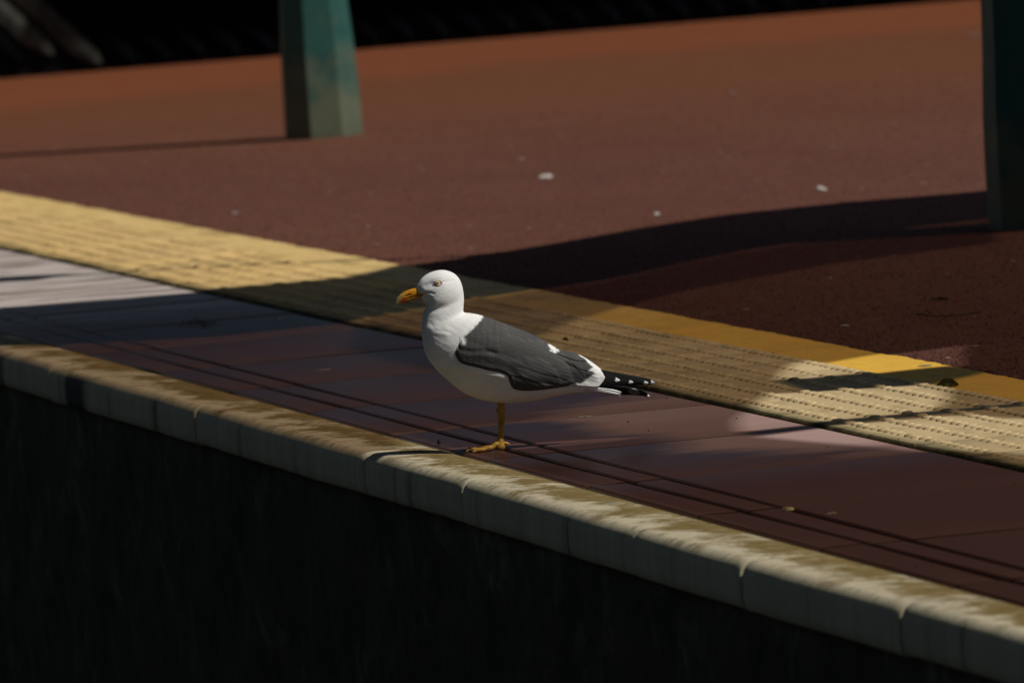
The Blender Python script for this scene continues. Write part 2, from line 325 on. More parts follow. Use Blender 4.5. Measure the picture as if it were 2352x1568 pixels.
def shade_roof(name, outer, holes, h, th, mat, parent):  # panel outlined by the wanted shadow, lifted along the sun
    vs, tri = area(outer, holes); used = sorted({i for q in tri for i in q}); ix = {i: k for k, i in enumerate(used)}; vs = [vs[i] for i in used]; tri = [tuple(ix[i] for i in q) for q in tri]; n = len(vs); v = []
    for dz in (0, th):
        for p in vs: v.append(lift((p[0], p[1], 0), h)+Z*dz)
    cnt = {}
    for q in tri:
        for i in range(len(q)): e = (q[i], q[(i+1) % len(q)]); cnt[tuple(sorted(e))] = cnt.get(tuple(sorted(e)), 0)+1
    f = [tuple(reversed(q)) for q in tri]+[tuple(i+n for i in q) for q in tri]
    for q in tri:
        for i in range(len(q)):
            e = (q[i], q[(i+1) % len(q)])
            if cnt[tuple(sorted(e))] == 1: f.append((e[0], e[1], e[1]+n, e[0]+n))
    return mesh(name, v, f, mat, parent)
def glass(name, tr):
    t = NT(name); o = t.t.nodes['Material Output']; tb = t.n('BsdfTransparent'); tb.inputs[0].default_value = (tr**.5, tr**.5*.88, tr**.5*.74, 1); gl = t.n('BsdfGlossy'); gl.inputs['Roughness'].default_value = .1
    ms = t.n('MixShader'); ms.inputs[0].default_value = .03; t.l(tb.outputs[0], ms.inputs[1]); t.l(gl.outputs[0], ms.inputs[2]); t.l(ms.outputs[0], o.inputs[0]); return t.m
can = empty('shade_canopy', (0, 0, 0), 0, label='unseen canopy panels added to shade the platform', cat='canopy')
M_BOARD = plain('shade boards', (.05, .06, .055), .8, .2)
C6 = lambda pts: [((2500+x/1.4254)/1.7415, (1000+y/1.4254)/1.7415) for x, y in pts]
bandU = [(3200, 340), (2265, 437), (1980, 460), (1700, 489), (1500, 520), (1300, 556), (1120, 585), (930, 611), (820, 640), (640, 656), (455, 671), (200, 693), (0, 706), (-900, 770)]
bandL = [(-900, 880), (0, 800), (500, 772), (850, 735), (1080, 690), (1400, 640), (1700, 575), (2000, 530), (2290, 500), (3200, 400)]
shade_roof('shade_board', IMG(bandU+bandL), [], 3.34, .04, M_BOARD, can)  # board added to cast the long dark band
hole1 = IMG(C6([(965, 648), (1115, 655), (1400, 605), (1960, 535), (1955, 650), (1850, 665), (1600, 690), (1440, 708), (1300, 715), (1050, 745), (900, 748), (855, 748)]))
hole2 = IMG(C6([(1085, 818), (1300, 805), (1730, 778), (1840, 800), (1860, 850), (1820, 905), (1750, 928), (1400, 960), (1100, 990), (740, 1030), (650, 1030), (640, 960), (740, 890), (820, 830)]))
hole3 = IMG(C6([(760, 1062), (1150, 1012), (1500, 985), (1900, 950), (2400, 975), (2900, 1010), (2900, 1230), (2275, 1180), (1650, 1143), (1300, 1110), (1000, 1085)]))
def hull(P):
    P = sorted(set(P)); H = []
    for Q in (P, P[::-1]):
        k = len(H)
        for p in Q:
            while len(H)-k >= 2 and (H[-1][0]-H[-2][0])*(p[1]-H[-2][1])-(H[-1][1]-H[-2][1])*(p[0]-H[-2][0]) <= 0: H.pop()
            H.append(p)
        H.pop()
    return H
sp_ = []                                  # gap shaped in the unseen roof that lets the sun reach the bird
for cx, cy, r_ in ((470, 258, 140), (350, 320, 90), (150, 330, 50), (470, 560, 170), (560, 750, 230), (860, 780, 270), (1200, 850, 190), (1500, 900, 110), (1950, 925, 60)):
    p = gl(cx, cy); g_ = FOOT+R*p[0]-np.array([SUN[0], SUN[1], 0])*(p[2]/SUN[2])
    for k in range(16): sp_.append((round(float(g_[0]+(r_/GS+.02)*math.cos(k*math.tau/16)), 4), round(float(g_[1]+(r_/GS+.02)*math.sin(k*math.tau/16)), 4)))
gh = hull(sp_)
kerb_edge = [(-900, 505), (0, 755), (216, 815), (450, 880), (800, 962), (1066, 1036), (1316, 1106), (1917, 1269), (2352, 1392), (3200, 1640)]
shade_roof('dimming_pane', IMG(list(reversed([(x, y-3) for x, y in bandL]))+kerb_edge), [hole1, hole2, hole3, gh], 3.42, .012, glass('sun-dimming glass', .3), can)  # shaped to half-shade the ground, cut open over each sun patch
sky_cover = MB(); sky_cover.box((-20.3, -3.4, 3.47), (26, 1.86, 3.56)); fixn(sky_cover.build('sky_block_roof', M_BOARD, can))  # added overhead, unseen, to block sky light
scr = MB(); scr.box((-20, -6.2, -1.25), (27, -6.0, 2.35)); scr.box((27, -6.2, -1.25), (27.2, 9, 3.3)); fixn(scr.build('sky_block_wall', M_BOARD, can))  # unseen walls added to block low sky light
ptr = []                                  # added board, unseen, that keeps the foot of the nearer post in shade
for zz in (0, .85):
    for k in range(10): q = pr+R*.125+F*.1+R*.17*math.cos(k*math.tau/10)+F*.17*math.sin(k*math.tau/10)-SUN*(zz/SUN[2]); ptr.append((round(float(q[0]), 4), round(float(q[1]), 4)))
shade_roof('shade_board', hull(ptr), [], 3.28, .03, M_BOARD, can)
WN = np.array([1, -.1667, 0.]); WP = np.array([-20.63, 7, 0.])+WN*.035
def wall_trace(x, y):                     # ground trace, along the sun, of the point of the far wall seen at (x, y)
    ray = FW + IX*(x-1176)/FPX + IY*(784-y)/FPX; p = CAM + ray*(((WP-CAM)@WN)/(ray@WN)); p = p - SUN*(p[2]/SUN[2]); return (p[0], p[1])
lit = [wall_trace(*p) for p in ((-60, -40), (40, -40), (66, 10), (72, 60), (52, 92), (40, 120), (15, 138), (-60, 120))]
wl = lambda y, d: (-20.63+(y-7)*.1667+d, y)
shade_roof('shade_board', [wl(-1, -.01), wl(14, -.01), wl(14, -6), wl(-1, -6)], [lit], 3.40, .04, M_BOARD, can)  # added board shading the far wall around its sunlit patch
shade_roof('dimming_pane', IMG([(840, 739), (1080, 694), (1400, 644), (1700, 579), (2000, 534), (2290, 504), (2290, 556), (1900, 606), (1560, 668), (1330, 735), (1180, 800), (1000, 850), (800, 800)]), [gh], 3.31, .012, glass('extra dimming glass', .36), can)  # added pane that darkens the ground below the band
shade_roof('shade_board', IMG(C6([(905, 754), (1440, 713), (1860, 669), (2120, 690), (1740, 774), (1300, 802), (1085, 816)])), [], 3.36, .03, M_BOARD, can)  # added strip for the shadow between two sun patches
shade_roof('shade_board', IMG(C6([(742, 1034), (1100, 994), (1750, 933), (2275, 884), (2900, 830), (2900, 842), (2275, 897), (1750, 949), (1150, 1009), (764, 1054)])), [], 3.36, .03, M_BOARD, can)  # added thin strip for the narrow shadow line
def ext(p, q, t): return (p[0]+(q[0]-p[0])*t, p[1]+(q[1]-p[1])*t)
shade_roof('dimming_pane', IMG([(-900, 520), (0, 757), (216, 817), (450, 882), (640, 925), (910, 993), (900, 1160), (440, 1030), (0, 890), (-900, 640)]), [gh], 3.42, .012, glass('weaker dimming glass', .5), can)  # added pane that dims the coping left of the gull
# ------------------------------------------------------------------ the gull
def catmull(P, n):
    P = np.asarray(P, float); k = len(P); out = []
    for t in np.linspace(0, k-1, n):
        i = min(int(t), k-2); u = t-i; p0, p1, p2, p3 = P[max(i-1, 0)], P[i], P[i+1], P[min(i+2, k-1)]
        out.append(.5*((2*p1)+(p2-p0)*u+(2*p0-5*p1+4*p2-p3)*u*u+(3*p1-p0-3*p2+p3)*u**3))
    return np.array(out)
def arc(P, n):                             # smooth polyline resampled by length
    C = catmull(P, 40*len(P)); d = np.r_[0, np.cumsum(np.hypot(*np.diff(C[:, :2], axis=0).T))]; t = np.linspace(0, d[-1], n)
    return np.stack([np.interp(t, d, C[:, k]) for k in range(C.shape[1])], 1)
def segdist(X, Y, pts):
    best = np.full(X.shape, 1e9)
    for (x0, y0), (x1, y1) in zip(pts[:-1], pts[1:]):
        dx, dy = x1-x0, y1-y0; t = np.clip(((X-x0)*dx+(Y-y0)*dy)/(dx*dx+dy*dy), 0, 1); best = np.minimum(best, np.hypot(X-x0-t*dx, Y-y0-t*dy))
    return best
def vnoise(x, y, seed=0):                  # smooth value noise
    r = np.random.default_rng(seed).random((64, 64)); xi, yi = np.floor(x).astype(int), np.floor(y).astype(int); u, v = x-xi, y-yi; u, v = u*u*(3-2*u), v*v*(3-2*v)
    g = lambda a, b: r[a % 64, b % 64]
    return (g(xi, yi)*(1-u)+g(xi+1, yi)*u)*(1-v)+(g(xi, yi+1)*(1-u)+g(xi+1, yi+1)*u)*v
sstep = lambda a, b, x: (lambda t: t*t*(3-2*t))(np.clip((x-a)/(b-a), 0, 1))
gull = empty('gull', FOOT, math.atan2(R[1], R[0]), label='white and slate gull standing on one leg at the platform edge', cat='bird')
def m_plumage():
    t = NT('plumage'); a = t.attr(); tc = t.n('TexCoord'); mp = t.n('Mapping'); t.l(tc.outputs['Object'], mp.inputs[0]); mp.inputs['Rotation'].default_value = (0, math.radians(-35), 0); mp.inputs['Scale'].default_value = (1, 2.2, 3.2)
    n = t.noise(90, mp.outputs[0], 5, .6); f = t.noise(420, mp.outputs[0], 3, .6)
    c = t.mix(t.math('MULTIPLY', t.ramp(n, .35, .7), .10), a, t.mix(1, a, (.55, .55, .5), 'MULTIPLY'))
    t.set(c, .75, .18); t.b.inputs['Sheen Weight'].default_value = .12; t.b.inputs['Sheen Roughness'].default_value = .5
    t.bump(n, .16, .003); t.bump(f, .14, .0008); return t.m
M_PLUM = m_plumage()
WHITE = np.array([.87, .87, .85]); SLATE = np.array([.066, .065, .063]); BLACK = np.array([.008, .008, .008])
ST = [((283, 262), (322, 331), 20), ((300, 232), (330, 346), 40), ((334, 186), (345, 362), 58), ((392, 151), (356, 377), 74), ((470, 136), (358, 386), 86), ((543, 156), (352, 397), 92),
      ((588, 200), (346, 410), 95), ((611, 262), (340, 428), 97), ((620, 335), (333, 456), 98), ((617, 392), (328, 500), 103), ((619, 430), (324, 548), 112), ((662, 437), (327, 597), 126), ((722, 448), (335, 652), 144),
      ((792, 474), (353, 722), 162), ((872, 502), (392, 787), 176), ((962, 536), (443, 847), 184), ((1042, 567), (508, 906), 186), ((1112, 597), (590, 973), 182), ((1180, 637), (680, 1022), 174), ((1246, 680), (790, 1052), 162),
      ((1296, 712), (905, 1064), 147), ((1350, 738), (1015, 1060), 128), ((1400, 768), (1130, 1046), 107), ((1440, 806), (1235, 1022), 86), ((1480, 850), (1325, 1003), 66), ((1516, 900), (1410, 994), 46), ((1545, 940), (1480, 990), 27), ((1572, 958), (1540, 986), 9)]
NR, NA = 190, 120
A = catmull([(u[0], u[1], l[0], l[1], w_) for u, l, w_ in ST], NR)
ph = np.linspace(0, 2*math.pi, NA, endpoint=False); cs, sn = np.cos(ph), np.sin(ph)
sq = np.sign(sn)*np.abs(sn)**.9
CXY = (A[:, None, :2]+A[:, None, 2:4])/2+cs[None, :, None]*(A[:, None, :2]-A[:, None, 2:4])/2
BX, BY = CXY[..., 0], CXY[..., 1]; BW = A[:, 4:5]*sq[None, :]
side = np.abs(sn)[None, :]
dsp = np.zeros_like(BX)
ga = lambda x, y, r, h: h*np.exp(-((BX-x)**2+(BY-y)**2)/(2*r*r))
dsp += ga(455, 300, 55, 12)+ga(410, 345, 30, 9)+ga(520, 255, 45, 6)+ga(445, 180, 40, 5)          # cheek, jaw, brow
dsp -= ga(398, 232, 17, 11)+ga(365, 245, 16, 6)+ga(440, 224, 20, 5)                                # lores, eye socket
line = lambda pts, wd, h: h*np.exp(-(segdist(BX, BY, pts)/wd)**2)
dsp -= line([(345, 291), (385, 290), (412, 297)], 7, 5)                                # gape fold
dsp -= line([(470, 216), (505, 212), (545, 205)], 6, 5)+line([(455, 193), (425, 200)], 5, 2)
dsp -= line([(352, 385), (420, 400), (500, 385), (575, 350), (612, 320)], 26, 9)                   # fold between head and neck
dsp += line([(340, 540), (430, 545), (500, 570)], 30, 5)-line([(385, 500), (420, 548), (520, 560)], 11, 3)
dsp += line([(560, 800), (720, 830), (900, 870)], 40, 14)                                          # flank feathers bulging over the wing
dsp += (vnoise(BX/38, BY/38, 1)-.5)*2.5*sstep(420, 560, BY)+(vnoise((BX+BY*.6)/60, (BY-BX*.6)/16, 2)-.5)*2.6*sstep(380, 520, BY)+(vnoise(BX/14, BY/9, 5)-.5)*.9
BWd = BW+np.sign(sn)[None, :]*dsp*side
# soft uneven edge of the silhouette
wob = 1+.0*BX
verts = [gl(BX[i, j], BY[i, j], BWd[i, j]) for i in range(NR) for j in range(NA)]
faces = [(i*NA+j, i*NA+(j+1) % NA, (i+1)*NA+(j+1) % NA, (i+1)*NA+j) for i in range(NR-1) for j in range(NA)]+[tuple(range(NA)), tuple(reversed(range((NR-1)*NA, NR*NA)))]
bc = np.tile(WHITE, (NR*NA, 1)).reshape(NR, NA, 3)*(1-.07*vnoise((BX+BY)/22, (BY-BX)/7, 62)-.05*vnoise(BX/60, BY/60, 63))[..., None]
body = mesh('body', verts, faces, M_PLUM, gull, True, bc.reshape(-1, 3)); fixn(body)
from mathutils.bvhtree import BVHTree
bvh = BVHTree.FromPolygons([Vector((a, b_, c)) for a, b_, c in zip(BX.ravel(), BWd.ravel(), BY.ravel())], faces)
def body_w(cx, cy):
    h = bvh.ray_cast(Vector((cx, -900, cy)), Vector((0, 1, 0)))
    return -h[0].y if h[0] is not None else 0.
TL = lambda pts: [(1219.75+x*.33337, 609.9+y*.33337) for x, y in pts]
WHP = TL([(540, 300), (770, 425), (960, 520), (1060, 640), (1200, 780), (1200, 900), (1100, 1000), (930, 1080), (640, 1010), (530, 945), (560, 925), (620, 945), (690, 900), (800, 822), (930, 742), (905, 715), (770, 690), (905, 605), (840, 560), (760, 485), (735, 455), (640, 390)])
SPOT = TL([(-60, 120), (0, 135), (110, 200), (205, 275), (160, 280), (125, 262), (140, 298), (60, 287), (-25, 238), (30, 240), (70, 262), (30, 215), (-20, 190)])
def wing(sgn):
    NU, NV = 230, 110
    T = arc([(735, 452), (800, 474), (872, 500), (962, 533), (1050, 567), (1120, 600), (1200, 645), (1290, 694), (1345, 706), (1400, 718), (1480, 760), (1570, 826), (1598, 856), (1605, 880)], NU)
    B = arc([(592, 588), (586, 640), (560, 692), (568, 735), (610, 778), (720, 806), (800, 826), (880, 842), (925, 868), (938, 905), (968, 955), (1050, 970), (1150, 966), (1300, 948), (1410, 936), (1540, 946), (1575, 925), (1605, 886)], NU)
    u = np.linspace(0, 1, NU)
    v = np.linspace(0, 1, NV)[None, :]
    X = T[:, 0:1]*(1-v)+B[:, 0:1]*v; Y = T[:, 1:2]*(1-v)+B[:, 1:2]*v
    W = np.array([[body_w(x, y) for x, y in zip(rx, ry)] for rx, ry in zip(X, Y)])
    prof = (np.interp(u, [0, .5, .8, 1], [0, 120, 75, 30]))[:, None]*np.sqrt(np.clip(1-(1-np.minimum(v*1.8, 1))**2, 0, 1))
    W = np.maximum(W, prof)
    for _ in range(14):
        P = np.pad(W, 1, mode='edge'); W = .5*W+.125*(P[2:, 1:-1]+P[:-2, 1:-1]+P[1:-1, 2:]+P[1:-1, :-2])
        W[:, 0] = np.minimum(W[:, 0], 3)
    edge0 = segdist(X, Y, [(735, 452), (690, 505), (625, 560), (590, 585)]); edge = np.minimum(segdist(X, Y, B[:, :2][::6]), edge0*.42)
    rear = sstep(1250, 1420, X)
    off = -5+20*sstep(0, 26, edge)*(1-.5*rear)+10*sstep(20, 120, edge)
    off = np.maximum(off, 5*rear)*sstep(-.02, .05, v+0*X)
    # feather relief: overlapping scallops running back along the wing
    ang = math.radians(24); a = (X-560)*math.cos(ang)+(Y-560)*math.sin(ang); c = -(X-560)*math.sin(ang)+(Y-560)*math.cos(ang)
    a = a+18*(vnoise(X/60, Y/60, 11)-.5); c = c+10*(vnoise(X/50, Y/50, 12)-.5)
    L = 46+70*sstep(250, 800, a); hgt = 24
    row = np.floor(c/hgt); fr = c/hgt-row; al = np.mod(a/L+.5*np.mod(row, 2)+.31*row, 1.)
    sc = np.minimum(al, (1-al)*6)*(1-.55*(2*fr-1)**2)
    off += (sc-.5)*(1.2+2.0*sstep(300, 700, a))*sstep(4, 30, edge)
    # flight feathers as long lines on the rear lower part
    lf = np.mod((c+.10*a)/15., 1.); reg = sstep(430, 560, a)*sstep(30, 110, c)
    off += (lf-.5)*2.6*reg
    for pts, wd, h in (([(590, 680), (660, 690), (760, 684), (832, 704)], 16, 6), ([(832, 700), (930, 735), (1020, 752)], 18, 3), ([(640, 620), (720, 640), (800, 680)], 22, 3), ([(1262, 716), (1350, 752), (1420, 770), (1466, 772)], 3.4, 9),
                       ([(1325, 775), (1370, 800), (1420, 826), (1490, 842), (1520, 846)], 3.4, 9), ([(1375, 790), (1405, 820), (1450, 835)], 3, 6), ([(1000, 800), (1150, 850), (1330, 900)], 9, 2.5), ([(940, 860), (1100, 905), (1300, 930)], 9, 2.5), ([(1180, 690), (1300, 760), (1440, 860)], 9, 2.5)):
        off -= h*np.exp(-(segdist(X, Y, pts)/wd)**2)
    W = W+off; W = np.maximum(W, .5)
    # colour
    jx = X+7*(vnoise(X/9, Y/5, 21)-.5)+8*(vnoise(X/30, Y/6, 24)-.5); jy = Y+7*(vnoise(X/7, Y/9, 22)-.5)
    wh = np.array([[inside((x, y), WHP) or inside((x, y), SPOT) for x, y in zip(rx, ry)] for rx, ry in zip(jx, jy)], float)
    for _ in range(2): P = np.pad(wh, 1, mode='edge'); wh = .4*wh+.15*(P[2:, 1:-1]+P[:-2, 1:-1]+P[1:-1, 2:]+P[1:-1, :-2])
    fr0 = sstep(46, 4, segdist(jx, jy, [(735, 452), (690, 505), (625, 560), (590, 585), (612, 625)]))
    wh = np.clip(np.maximum(wh, sstep(.25, .8, fr0*.75+.22*(vnoise((X*.9-Y*.45)/5, (X*.45+Y*.9)/26, 31)-.4))), 0, 1)
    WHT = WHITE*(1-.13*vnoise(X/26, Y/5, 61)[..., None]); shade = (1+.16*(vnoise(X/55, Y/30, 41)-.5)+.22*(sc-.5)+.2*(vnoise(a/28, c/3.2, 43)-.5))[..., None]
    edgec = np.exp(-((al-.86)/.07)**2)*(1-(2*fr-1)**2); shade = shade*(1+.22*edgec+.10*sstep(700, 520, Y))[..., None]; cold = SLATE*shade*np.where((reg > .5)[..., None], 1.06, 1.)  # upper wing lightened: its shading put into the colour
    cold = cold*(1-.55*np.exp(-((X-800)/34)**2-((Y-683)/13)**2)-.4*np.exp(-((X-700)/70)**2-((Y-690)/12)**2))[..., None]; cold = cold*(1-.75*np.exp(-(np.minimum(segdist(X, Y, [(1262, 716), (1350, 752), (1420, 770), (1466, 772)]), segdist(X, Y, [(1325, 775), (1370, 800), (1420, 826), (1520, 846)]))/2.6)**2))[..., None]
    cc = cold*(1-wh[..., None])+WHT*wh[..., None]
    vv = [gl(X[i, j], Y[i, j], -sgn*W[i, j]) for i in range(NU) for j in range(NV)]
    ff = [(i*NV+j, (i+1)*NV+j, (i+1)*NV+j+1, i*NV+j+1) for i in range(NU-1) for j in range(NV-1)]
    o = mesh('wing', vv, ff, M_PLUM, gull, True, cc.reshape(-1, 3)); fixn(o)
    md = o.modifiers.new('thick', 'SOLIDIFY'); md.thickness = 4/GS; md.offset = 0
    return o
def blade(name, up, lo, w0, w1, colf, parent, camber=6, n=70, m=16, wx=False):
    U = arc(up, n); L = arc(lo, n); v, c = [], []
    for s_ in (1, -1):
        for i in range(n):
            for j in range(m):
                t = j/(m-1); x, y = U[i]*(1-t)+L[i]*t; ww = (w0+(w1-w0)*i/(n-1) if not wx else np.interp(x, [1553, 1950], [w0, w1]))-camber*math.sin(math.pi*t)*1.0+s_*1.2*min(1, 4*t*(1-t)*3)
                v.append(gl(x, y, ww)); c.append(colf(x, y, i/(n-1), t))
    f = []
    for s_ in (0, 1):
        o_ = s_*n*m
        for i in range(n-1):
            for j in range(m-1):
                q = (o_+i*m+j, o_+(i+1)*m+j, o_+(i+1)*m+j+1, o_+i*m+j+1); f.append(q if s_ else q[::-1])
    o = mesh(name, v, f, M_PLUM, parent, True, np.array(c)); return o
wn = wing(1); wf = wing(-1)
def spots(polys, base=BLACK, mir=None):
    def f(x, y, s, t):
        if any(inside((x, y), p) for p in polys): return tuple(WHITE)
        if mir and inside((x, y), mir): return (.16, .12, .09)
        return tuple(base*(1+.5*(t > .47 and t < .53)))
    return f
heart = lambda x, y, sx=1, sy=1: TL([(x-40*sx, y-62*sy), (x+5*sx, y-35*sy), (x+50*sx, y+5*sy), (x+40*sx, y+28*sy), (x-25*sx, y+42*sy), (x-58*sx, y+5*sy), (x-30*sx, y-8*sy)])
# near wing tip: four folded primaries, shortest outermost; far tip below; white tail between
blade('primary_feather', TL([(985, 648), (1100, 665), (1500, 742), (1830, 800), (2050, 842), (2150, 880), (2198, 925)]), TL([(985, 965), (1200, 985), (1500, 990), (1800, 975), (2000, 972), (2150, 974), (2198, 932)]), -27, -13, spots([heart(2150, 935, 1.05, .95)]), wn, n=120, m=40, wx=True)
blade('primary_feather', TL([(985, 675), (1300, 715), (1700, 790), (1900, 845), (2010, 890), (2058, 935)]), TL([(985, 980), (1200, 990), (1500, 992), (1800, 978), (1990, 973), (2056, 945)]), -29.6, -15.6, spots([heart(2008, 930), TL([(1770, 795), (1920, 825), (1925, 838), (1840, 825)])]), wn, n=120, m=40, wx=True)
blade('primary_feather', TL([(985, 715), (1200, 745), (1500, 815), (1680, 862), (1745, 915)]), TL([(985, 990), (1200, 1000), (1500, 1000), (1700, 965), (1743, 925)]), -32.2, -18.2, spots([heart(1692, 916, 1, 1.05)]), wn, n=110, m=40, wx=True)
blade('primary_feather', TL([(985, 730), (1100, 745), (1300, 785), (1420, 835), (1470, 878)]), TL([(985, 1010), (1100, 1022), (1300, 1005), (1430, 930), (1468, 888)]), -34.8, -20.8, spots([heart(1410, 865, 1.1, 1.1)]), wn, n=110, m=40, wx=True)
blade('primary_feather', TL([(1000, 985), (1300, 1000), (1600, 1020), (1850, 1075), (2000, 1140), (2065, 1195), (2084, 1225)]), TL([(1000, 1060), (1300, 1130), (1480, 1192), (1800, 1204), (1950, 1225), (2040, 1243), (2082, 1232)]), 14, 18, spots([TL([(2020, 1215), (2055, 1190), (2100, 1190), (2100, 1250), (2050, 1250)]), TL([(1925, 1218), (1975, 1222), (1965, 1236), (1935, 1236)]), TL([(1690, 1058), (1780, 1065), (1850, 1100), (1830, 1108), (1740, 1080)])], mir=TL([(1625, 1055), (1720, 1075), (1850, 1105), (1885, 1165), (1820, 1192), (1680, 1170), (1630, 1110)])), wf, n=120, m=36)
tail = lambda x, y, s, t: tuple(WHITE*(.98 if t < .8 else .7))
blade('tail_feather', TL([(760, 950), (1000, 1020), (1200, 1045), (1400, 1095), (1498, 1134)]), TL([(760, 1060), (1000, 1075), (1240, 1100), (1420, 1132), (1496, 1138)]), -38, -12, tail, body)
blade('tail_feather', TL([(740, 960), (1000, 1040), (1240, 1100), (1400, 1140), (1478, 1164)]), TL([(740, 1090), (1000, 1100), (1240, 1135), (1420, 1165), (1476, 1168)]), -36, -14, tail, body)
blade('tail_feather', TL([(700, 980), (1000, 1060), (1240, 1120), (1400, 1158), (1450, 1176)]), TL([(700, 1105), (900, 1122), (1150, 1150), (1380, 1178), (1448, 1182)]), -32, -16, tail, body)
blade('tail_feather', TL([(700, 1000), (1000, 1080), (1240, 1140), (1400, 1185), (1470, 1214)]), TL([(700, 1110), (900, 1128), (1150, 1165), (1380, 1205), (1468, 1220)]), -18, -4, lambda x, y, s, t: (.62, .55, .42), body)
# bill
def bill():
    S_ = [((300, 250), (350, 325), 27), ((283, 262), (322, 333), 27), ((262, 266), (305, 337), 26), ((240, 273), (282, 342), 24), ((218, 281), (258, 349), 21), ((198, 291), (234, 357), 18.5), ((180, 303), (212, 363), 16), ((165, 317), (193, 368), 13), ((153, 333), (176, 371), 10), ((146, 350), (163, 374), 7.5), ((143, 366), (153, 378), 5), ((144, 379), (147, 383), 1.5)]
    n, m = 110, 56; P = catmull([(u[0], u[1], l[0], l[1], w_) for u, l, w_ in S_], n); v, c = [], []
    gape = catmull([(352, 291), (320, 303), (280, 316), (240, 329), (205, 340), (185, 352), (172, 364)], 40)
    nost = [(213, 317), (230, 311), (247, 305)]
    X = np.zeros((n, m)); Y = np.zeros((n, m)); W_ = np.zeros((n, m))
    for j in range(m):
        a = j*math.tau/m; X[:, j] = (P[:, 0]+P[:, 2])/2+math.cos(a)*(P[:, 0]-P[:, 2])/2; Y[:, j] = (P[:, 1]+P[:, 3])/2+math.cos(a)*(P[:, 1]-P[:, 3])/2; W_[:, j] = P[:, 4]*np.sign(math.sin(a))*abs(math.sin(a))**.8
    dg = segdist(X, Y, [tuple(p) for p in gape]); dn = segdist(X, Y, nost)
    W_ = W_*(1-.22*np.exp(-(dg/3.2)**2)-.28*np.exp(-(dn/3)**2))
    yel = np.array([.68, .285, .016]); tipc = np.array([.42, .37, .12]); red = np.array([.55, .028, .01])
    k = sstep(205, 160, X+.25*(Y-340))[..., None]; c = yel*(1-k)+tipc*k
    c = c*(1-.35*vnoise(X/25, Y/8, 51)[..., None]*1)
    below = Y > np.interp(X, gape[::-1, 0], gape[::-1, 1])
    kr = (np.exp(-(((X-203)/27)**2+((Y-355)/20)**2)**1.5)*below)[..., None]; c = c*(1-kr)+red*kr
    kd = np.clip(.55*np.exp(-(dg/2.2)**2)+.97*np.exp(-(dn/3.4)**4), 0, 1)[..., None]; c = c*(1-kd)+np.array([.03, .015, .005])*kd
    v = [gl(X[i, j], Y[i, j], W_[i, j]) for i in range(n) for j in range(m)]
    f = [(i*m+j, i*m+(j+1) % m, (i+1)*m+(j+1) % m, (i+1)*m+j) for i in range(n-1) for j in range(m)]+[tuple(range(m)), tuple(reversed(range((n-1)*m, n*m)))]
    t = NT('bill horn'); t.set(t.attr(), .38, .4); t.bump(t.noise(160), .1, .002)
    fixn(mesh('bill', v, f, t.m, gull, True, c.reshape(-1, 3)))
    # corner of the mouth running back under the lores
    g = NT('gape'); g.set((.5, .22, .02), .45, .35)
    for sg in (1, -1):
        U = arc([(300, 300), (325, 296), (345, 291), (362, 289)], 20); L = arc([(296, 330), (318, 328), (338, 306), (362, 291)], 20); vv = []
        for i in range(20):
            for q in range(7):
                tq = q/6; x, y = U[i]*(1-tq)+L[i]*tq; vv.append(gl(x, y, -sg*(max(body_w(x, y), 22)+4*math.sin(math.pi*tq)+1)))
        mesh('mouth_corner', vv, [(i*7+q, i*7+q+1, i*7+q+8, i*7+q+7) for i in range(19) for q in range(6)], g.m, gull, True)
bill()
def eyes():
    t = NT('eyeball'); t.set(t.attr(), .12, .6); ring = NT('orbital ring'); ring.set((.27, .05, .012), .5, .3)
    for sg in (1, -1):
        cx, cy = 440, 223; w0 = body_w(cx, cy); rx, ry = 19.5, 17; v, c, f = [], [], []; n, m = 22, 32
        for i in range(n):
            r = i/(n-1)
            for j in range(m):
                a = j*math.tau/m; x = cx+rx*r*math.cos(a); y = cy+ry*r*math.sin(a)
                v.append(gl(x, y, -sg*(w0-1+7*math.sqrt(max(0, 1-r*r*.96)))))
                d = math.hypot((x-cx+2)/1.0, (y-cy)/1.0); k = min(1, max(0, (d-5.2)/1.5)); lim = min(1, max(0, (d-15.5)/2.5)); iris = np.array([.72, .66, .34])*(1-.65*lim); c.append(tuple(np.array([.004, .004, .004])*(1-k)+iris*k))
        f = [(i*m+j, i*m+(j+1) % m, (i+1)*m+(j+1) % m, (i+1)*m+j) for i in range(n-1) for j in range(m)]
        e = fixn(mesh('eye', v, f, t.m, gull, True, np.array(c)))
        v, f = [], []
        for j in range(m):
            a = j*math.tau/m; st = 1+.32*abs(math.cos(a))**6
            for q in range(8):
                b_ = q*math.tau/8; rr_ = 1+.11*math.cos(b_); x = cx+(rx+1)*rr_*st*math.cos(a); y = cy+(ry+1)*rr_*math.sin(a)-3*math.cos(a)*abs(math.cos(a))**4*(-1)*.0
                v.append(gl(x, y, -sg*(max(body_w(x, y), w0-6)+1.5+3*math.sin(b_))))
        f = [(j*8+q, j*8+(q+1) % 8, ((j+1) % m)*8+(q+1) % 8, ((j+1) % m)*8+q) for j in range(m) for q in range(8)]
        fixn(mesh('eyelid', v, f, ring.m, e, True))
eyes()
